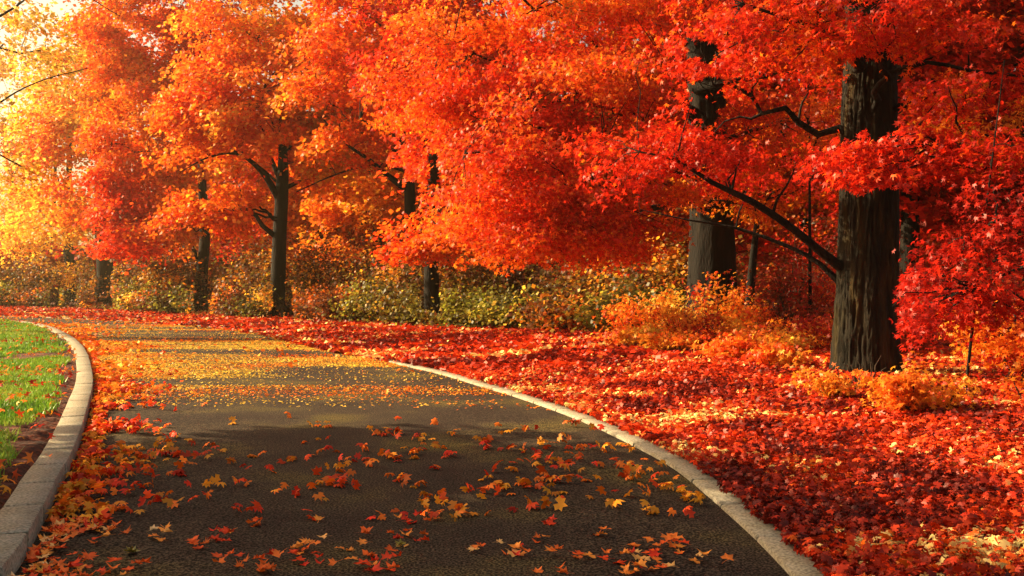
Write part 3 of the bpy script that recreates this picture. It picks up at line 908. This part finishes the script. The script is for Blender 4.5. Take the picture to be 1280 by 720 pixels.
Z2 = [(40, 85, 7, 4), (150, 105, 3, 3), (205, 135, 3, 2), (130, 160, 3, 4), (275, 170, 3, 4), (30, 180, 3, 3), (295, 80, 2, 4), (205, 40, 1, 5), (495, 85, 2, 4), (570, 66, 3, 4), (420, 110, 3, 2), (405, 140, 3, 4),
      (640, 130, 4, 4), (720, 118, 3, 3), (800, 135, 4, 3), (560, 152, 5, 3), (900, 145, 3, 3), (990, 146, 3, 3), (760, 45, 4, 3), (850, 66, 2, 4), (610, 180, 2, 3), (510, 198, 2, 4), (600, 210, 2, 2), (495, 230, 2, 2),
      (700, 195, 3, 2), (780, 185, 4, 2), (720, 228, 4, 2), (920, 205, 4, 3), (1040, 205, 4, 2), (1010, 230, 3, 4), (970, 252, 3, 2), (1120, 258, 4, 2), (205, 222, 1, 2), (70, 270, 2, 3), (140, 294, 2, 2), (410, 268, 2, 4),
      (665, 270, 3, 4), (735, 272, 3, 4), (815, 268, 2, 3), (540, 292, 5, 4), (620, 290, 4, 4), (480, 296, 3, 4), (420, 318, 3, 4), (320, 333, 4, 3), (180, 342, 3, 3), (170, 372, 1, 5), (685, 324, 2, 5), (875, 340, 1, 5),
      (975, 328, 2, 4), (1060, 330, 2, 5), (1130, 300, 5, 4), (1200, 335, 3, 4), (1255, 348, 4, 4), (650, 378, 5, 2), (925, 374, 2, 5), (1050, 403, 3, 4), (1220, 410, 2, 3), (270, 400, 6, 5), (320, 412, 4, 4), (190, 425, 4, 4),
      (110, 438, 3, 2), (660, 442, 2, 2), (65, 497, 3, 3), (130, 508, 1, 2), (70, 530, 1, 6), (360, 538, 2, 5), (615, 516, 2, 3), (850, 485, 2, 3), (990, 530, 2, 4), (1155, 525, 3, 4), (1180, 555, 3, 3), (490, 560, 3, 3),
      (545, 562, 3, 4), (775, 575, 3, 3), (935, 600, 3, 2), (1045, 580, 2, 5), (1245, 590, 3, 4), (1080, 625, 4, 4), (980, 635, 3, 4), (30, 628, 4, 2), (610, 636, 2, 3)]
HAND = [(100 + x * .3125, 520 + y * .3125, n_, c_) for x, y, n_, c_ in Z1] + [(480 + x * .3125, 520 + y * .3125, n_, c_) for x, y, n_, c_ in Z2]
tones = {2: (RED, SCAR, 'deep red'), 3: (SCAR, (.85, .22, .03), 'scarlet orange'), 4: ((.85, .20, .03), (.85, .38, .06), 'orange'), 5: (AMBR, (.80, .58, .30), 'pale yellow'), 6: ((.35, .30, .10), OLIVE, 'dull olive')}
variants = {}


def crumpled(c_, v):
    key = (c_, v)
    if key in variants: return variants[key]
    TV, TF = LITT if v % 4 else MAPLE
    V = TV.copy()
    r2 = (V[:, :2] ** 2).sum(1)
    curl = rng.uniform(.3, 1.5)
    ax = rng.random() * 3.14
    s_ = V[:, 0] * math.cos(ax) + V[:, 1] * math.sin(ax)
    V[:, 2] = curl * s_ ** 2 * 1.1 - .1 * r2 + rng.normal(0, .035, len(V)) + .05
    V[:, :2] *= 1 - .12 * curl
    V[:, 2] -= V[:, 2].min()
    # midrib stem
    st = np.array([(-.012, -.02, .05), (.012, -.02, .05), (.03, -.55, .03), (.012, -.56, .03)])
    Vt = np.r_[V, st]
    Fc = np.r_[TF, [(len(V), len(V) + 1, len(V) + 2), (len(V), len(V) + 2, len(V) + 3)]]
    a, b_, _ = tones[c_]
    base = np.array(a) + (np.array(b_) - a) * rng.random()
    cc = base * np.exp(rng.normal(0, .22, (len(Vt), 1)))
    cc[0] = base * 1.25
    me_ob = build('fallen_leaf', Vt, [Fc], M_DRY, None, cc)
    me = me_ob.data
    bpy.data.objects.remove(me_ob)
    variants[key] = me
    return me


def zone(x, y):
    l = np.interp(y, left_edge[:, 1], left_edge[:, 0]); r = np.interp(y, right_edge[::1, 1], right_edge[:, 0])
    u = (x - l) / (r - l)
    a = 'near the left kerb' if u < .22 else 'left of the middle' if u < .45 else 'near the middle' if u < .62 else 'right of the middle' if u < .85 else 'near the right kerb'
    d = 'in the closest part' if y < 5.0 else 'in the foreground' if y < 6.3 else 'a little farther off' if y < 8 else 'where the sunlit part begins'
    return a + ', ' + d


cand = []
for (px, py, n_, c_) in HAND:
    g0 = ground_point(px, py)
    for q in range(n_ + (n_ + 1) // 2):
        sp = .0 if q == 0 else .03 + .012 * n_
        cand.append((g0[0] + rng.normal(0, sp), g0[1] + rng.normal(0, sp * .8), c_ if rng.random() < .75 else int(np.clip(c_ + rng.integers(-1, 2), 2, 5)), q))
near = drift[(drift[:, 1] < 6.2)]
for x, y in near:
    cand.append((x, y, int(rng.choice([2, 3, 3, 3, 4, 4, 5])), 1))
cand = [c for c in cand if c[1] > 4.0 and inside(np.array([[c[0], c[1]]]), .0, .0)[0]]
cand.sort(key=lambda c: c[1])
single, rest = cand[:300], cand[300:]
for x, y, c_, q in single:
    o = bpy.data.objects.new('fallen_leaf', crumpled(c_, int(rng.integers(0, 7))))
    COL.objects.link(o)
    o.location = (x, y, .008 + .012 * min(q, 3))
    o.rotation_euler = (rng.normal(0, .14), rng.normal(0, .14), rng.random() * 6.28)
    s_ = rng.uniform(.06, .095)
    o.scale = (s_, s_, s_)
    zn = zone(x, y)
    tag(o, f"{tones[c_][2]} maple leaf on the asphalt {zn}", 'leaf', f"{tones[c_][2]} leaves on the path {zn}")
R_ = np.array([(c[0], c[1]) for c in rest] + [])
far_leaves = np.concatenate([R_, drift[drift[:, 1] >= 6.2], streaks])
y_ = far_leaves[:, 1]
nearm = y_ < 14
a1 = scatter_flat(far_leaves[nearm, 0], y_[nearm], .01, [RED, SCAR, SCAR, ORNG, ORNG, AMBR, AMBR], 4., rng.uniform(.06, .10, nearm.sum()), LITT, .3, 1.0, 5., .045)
a2 = scatter_flat(far_leaves[~nearm, 0], y_[~nearm], .01, [SCAR, ORNG, ORNG, AMBR, AMBR], 2., rng.uniform(.06, .11, (~nearm).sum()), KITE, .3, 1.1, 5., .04)
tag(build('scattered_leaves', np.r_[a1[0], a2[0]], [a1[1], a2[1] + len(a1[0])], M_DRY, None, np.r_[a1[2], a2[2]]),
    'many small fallen leaves blown across the farther path', 'leaf litter', kind='stuff')

# golden sunlight across the path's bend, put in as rows of fine leaf crumbs
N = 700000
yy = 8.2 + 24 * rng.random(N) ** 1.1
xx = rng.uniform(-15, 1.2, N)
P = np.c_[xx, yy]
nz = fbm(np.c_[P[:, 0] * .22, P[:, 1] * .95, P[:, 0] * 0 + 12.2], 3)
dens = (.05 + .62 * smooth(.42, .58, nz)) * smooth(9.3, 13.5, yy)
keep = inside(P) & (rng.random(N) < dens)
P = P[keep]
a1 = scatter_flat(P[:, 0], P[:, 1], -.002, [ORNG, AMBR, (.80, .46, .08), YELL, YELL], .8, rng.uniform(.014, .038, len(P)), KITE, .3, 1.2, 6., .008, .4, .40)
tag(build('sunlight_crumbs', a1[0], [a1[1]], M_DRY, None, a1[2]), 'golden leaf crumbs standing in for sunlight across the bend of the path', 'leaf litter', kind='stuff')

# ------------------------------------------------------------------ the lawn on the left: bare soil sheet, grass, leaves
N = 120000
yy = 4.2 + 38 * rng.random(N) ** 1.7
xx = -yy * .515 - .3 - 0 * yy + rng.random(N) * (yy * .12 + .8)
P = np.c_[xx, yy]
dl = -signed(P, left_edge)
keep = (dl > KERB_L + .01)
P, dl = P[keep], dl[keep]
gn = fbm(np.c_[P * .9, P[:, 0] * 0 + 5.5])
dens = smooth(.35, .46, gn + .03) * smooth(.14, .28, dl - KERB_L + (gn - .5) * .5)
keep = rng.random(len(P)) < dens
P = P[keep]
z = ground_z(P)
n = len(P)
hgt = rng.uniform(.025, .055, n) * (1 + P[:, 1] / 40)
wdt = .004 + P[:, 1] * .0006
a = rng.random(n) * 6.28
lean = rng.normal(0, .5, (n, 2)) * hgt[:, None]
b0 = np.c_[P + np.c_[np.cos(a), np.sin(a)] * wdt[:, None], z - .01]
b1 = np.c_[P - np.c_[np.cos(a), np.sin(a)] * wdt[:, None], z - .01]
tp = np.c_[P + lean, z + hgt]
V = np.stack([b0, b1, tp], 1).reshape(-1, 3)
gc = palette(np.c_[P, z], [(.07, .16, .012), (.12, .27, .02), (.18, .34, .025), (.28, .36, .05)], .8, .2, 2.)
tag(build('grass', V, [np.arange(3 * n).reshape(-1, 3)], M_GRASS, None, np.repeat(gc, 3, 0)), 'short green grass in patches left of the kerb', 'grass', kind='stuff')
N = 9000
yy = 4.2 + 40 * rng.random(N) ** 1.3
xx = -yy * .515 - 1.5 + rng.random(N) * (yy * .14 + 1.8)
P = np.c_[xx, yy]
dl = -signed(P, left_edge)
nz = fbm(np.c_[P * .7, P[:, 0] * 0 + 1.5])
keep = (dl > KERB_L) & (rng.random(N) < np.where(nz > .5, .5, .12))
P = P[keep]
a1 = scatter_flat(P[:, 0], P[:, 1], ground_z(P) + .02, [CRIM, RED, SCAR, ORNG, AMBR], .6, rng.uniform(.05, .10, len(P)) * (1 + P[:, 1] / 40), MAPLE5, .3, .9, 3., .03)
tag(build('lawn_leaves', a1[0], [a1[1]], M_DRY, None, a1[2]), 'red and orange leaves lying in the grass left of the kerb', 'leaf litter', kind='stuff')
one = bpy.data.objects.new('fallen_leaf', crumpled(3, 1)); COL.objects.link(one)
one.location = (*ground_point(61, 571, .10)[:2], .104); one.scale = (.07,) * 3
tag(one, 'single small orange leaf lying on top of the left kerb', 'leaf')

# warm haze volume added to give the glow at the far left
m, nt, N_, L_ = new_mat('mist')
pv = N_.new('ShaderNodeVolumePrincipled'); pv.inputs['Density'].default_value = .0006; pv.inputs['Color'].default_value = (1, .84, .58, 1); pv.inputs['Anisotropy'].default_value = .68
oo = N_.new('ShaderNodeOutputMaterial'); L_.new(pv.outputs[0], oo.inputs['Volume'])
x0, x1, y0, y1, z0, z1 = -430, 430, -70, 630, -1.1, 24
hv = [(x, y, z) for x in (x0, x1) for y in (y0, y1) for z in (z0, z1)]
tag(build('haze', hv, [[(0, 1, 3, 2), (4, 6, 7, 5), (0, 4, 5, 1), (2, 3, 7, 6), (0, 2, 6, 4), (1, 5, 7, 3)]], m), 'added warm glow as mist between the far trees', 'haze', kind='stuff')

# ------------------------------------------------------------------ light, sky, camera
SUN_EL, SUN_AZ = 27.0, (-1.0, .30)      # direction towards the sun, from the left
d = np.array([SUN_AZ[0], SUN_AZ[1]]); d /= np.linalg.norm(d)
el = math.radians(SUN_EL)
sv = np.array([d[0] * math.cos(el), d[1] * math.cos(el), math.sin(el)])
import mathutils
sl = bpy.data.lights.new('sun', 'SUN')
sl.energy = 5.0
sl.angle = math.radians(.6)
sl.color = (1.0, .77, .43)
so = bpy.data.objects.new('sun', sl)
COL.objects.link(so)
so.rotation_euler = mathutils.Vector(sv).to_track_quat('Z', 'Y').to_euler()
so.location = (-20, 0, 20)

w_ = bpy.data.worlds.new('World')
scene.world = w_
w_.use_nodes = True
nt = w_.node_tree
bg = nt.nodes['Background']
sky = nt.nodes.new('ShaderNodeTexSky')
sky.sky_type = 'NISHITA'
sky.sun_disc = False
sky.sun_elevation = el
sky.sun_rotation = math.atan2(d[0], d[1])
sky.air_density = 1.0
sky.dust_density = 6.0
sky.ozone_density = .3
tint = nt.nodes.new('ShaderNodeMix'); tint.data_type = 'RGBA'; tint.blend_type = 'MULTIPLY'; tint.inputs[0].default_value = 1
tint.inputs[7].default_value = (1.0, .86, .62, 1)
nt.links.new(sky.outputs[0], tint.inputs[6])
nt.links.new(tint.outputs[2], bg.inputs[0])
bg.inputs[1].default_value = .10

cam = bpy.data.cameras.new('camera')
cam.sensor_width = 36
cam.lens = 35
cam.clip_end = 2000
co = bpy.data.objects.new('camera', cam)
COL.objects.link(co)
co.location = (0, 0, CAM_H)
co.rotation_euler = (math.pi / 2, 0, 0)
scene.camera = co

scene.view_settings.view_transform = 'Standard'
scene.view_settings.look = 'None'
scene.view_settings.gamma = 1
scene.view_settings.exposure = 1.35
scene.render.engine = 'CYCLES'
cy = scene.cycles
cy.max_bounces = 8
cy.diffuse_bounces = 7
cy.transmission_bounces = 6
cy.glossy_bounces = 2
cy.use_denoising = True
cy.sample_clamp_indirect = 8
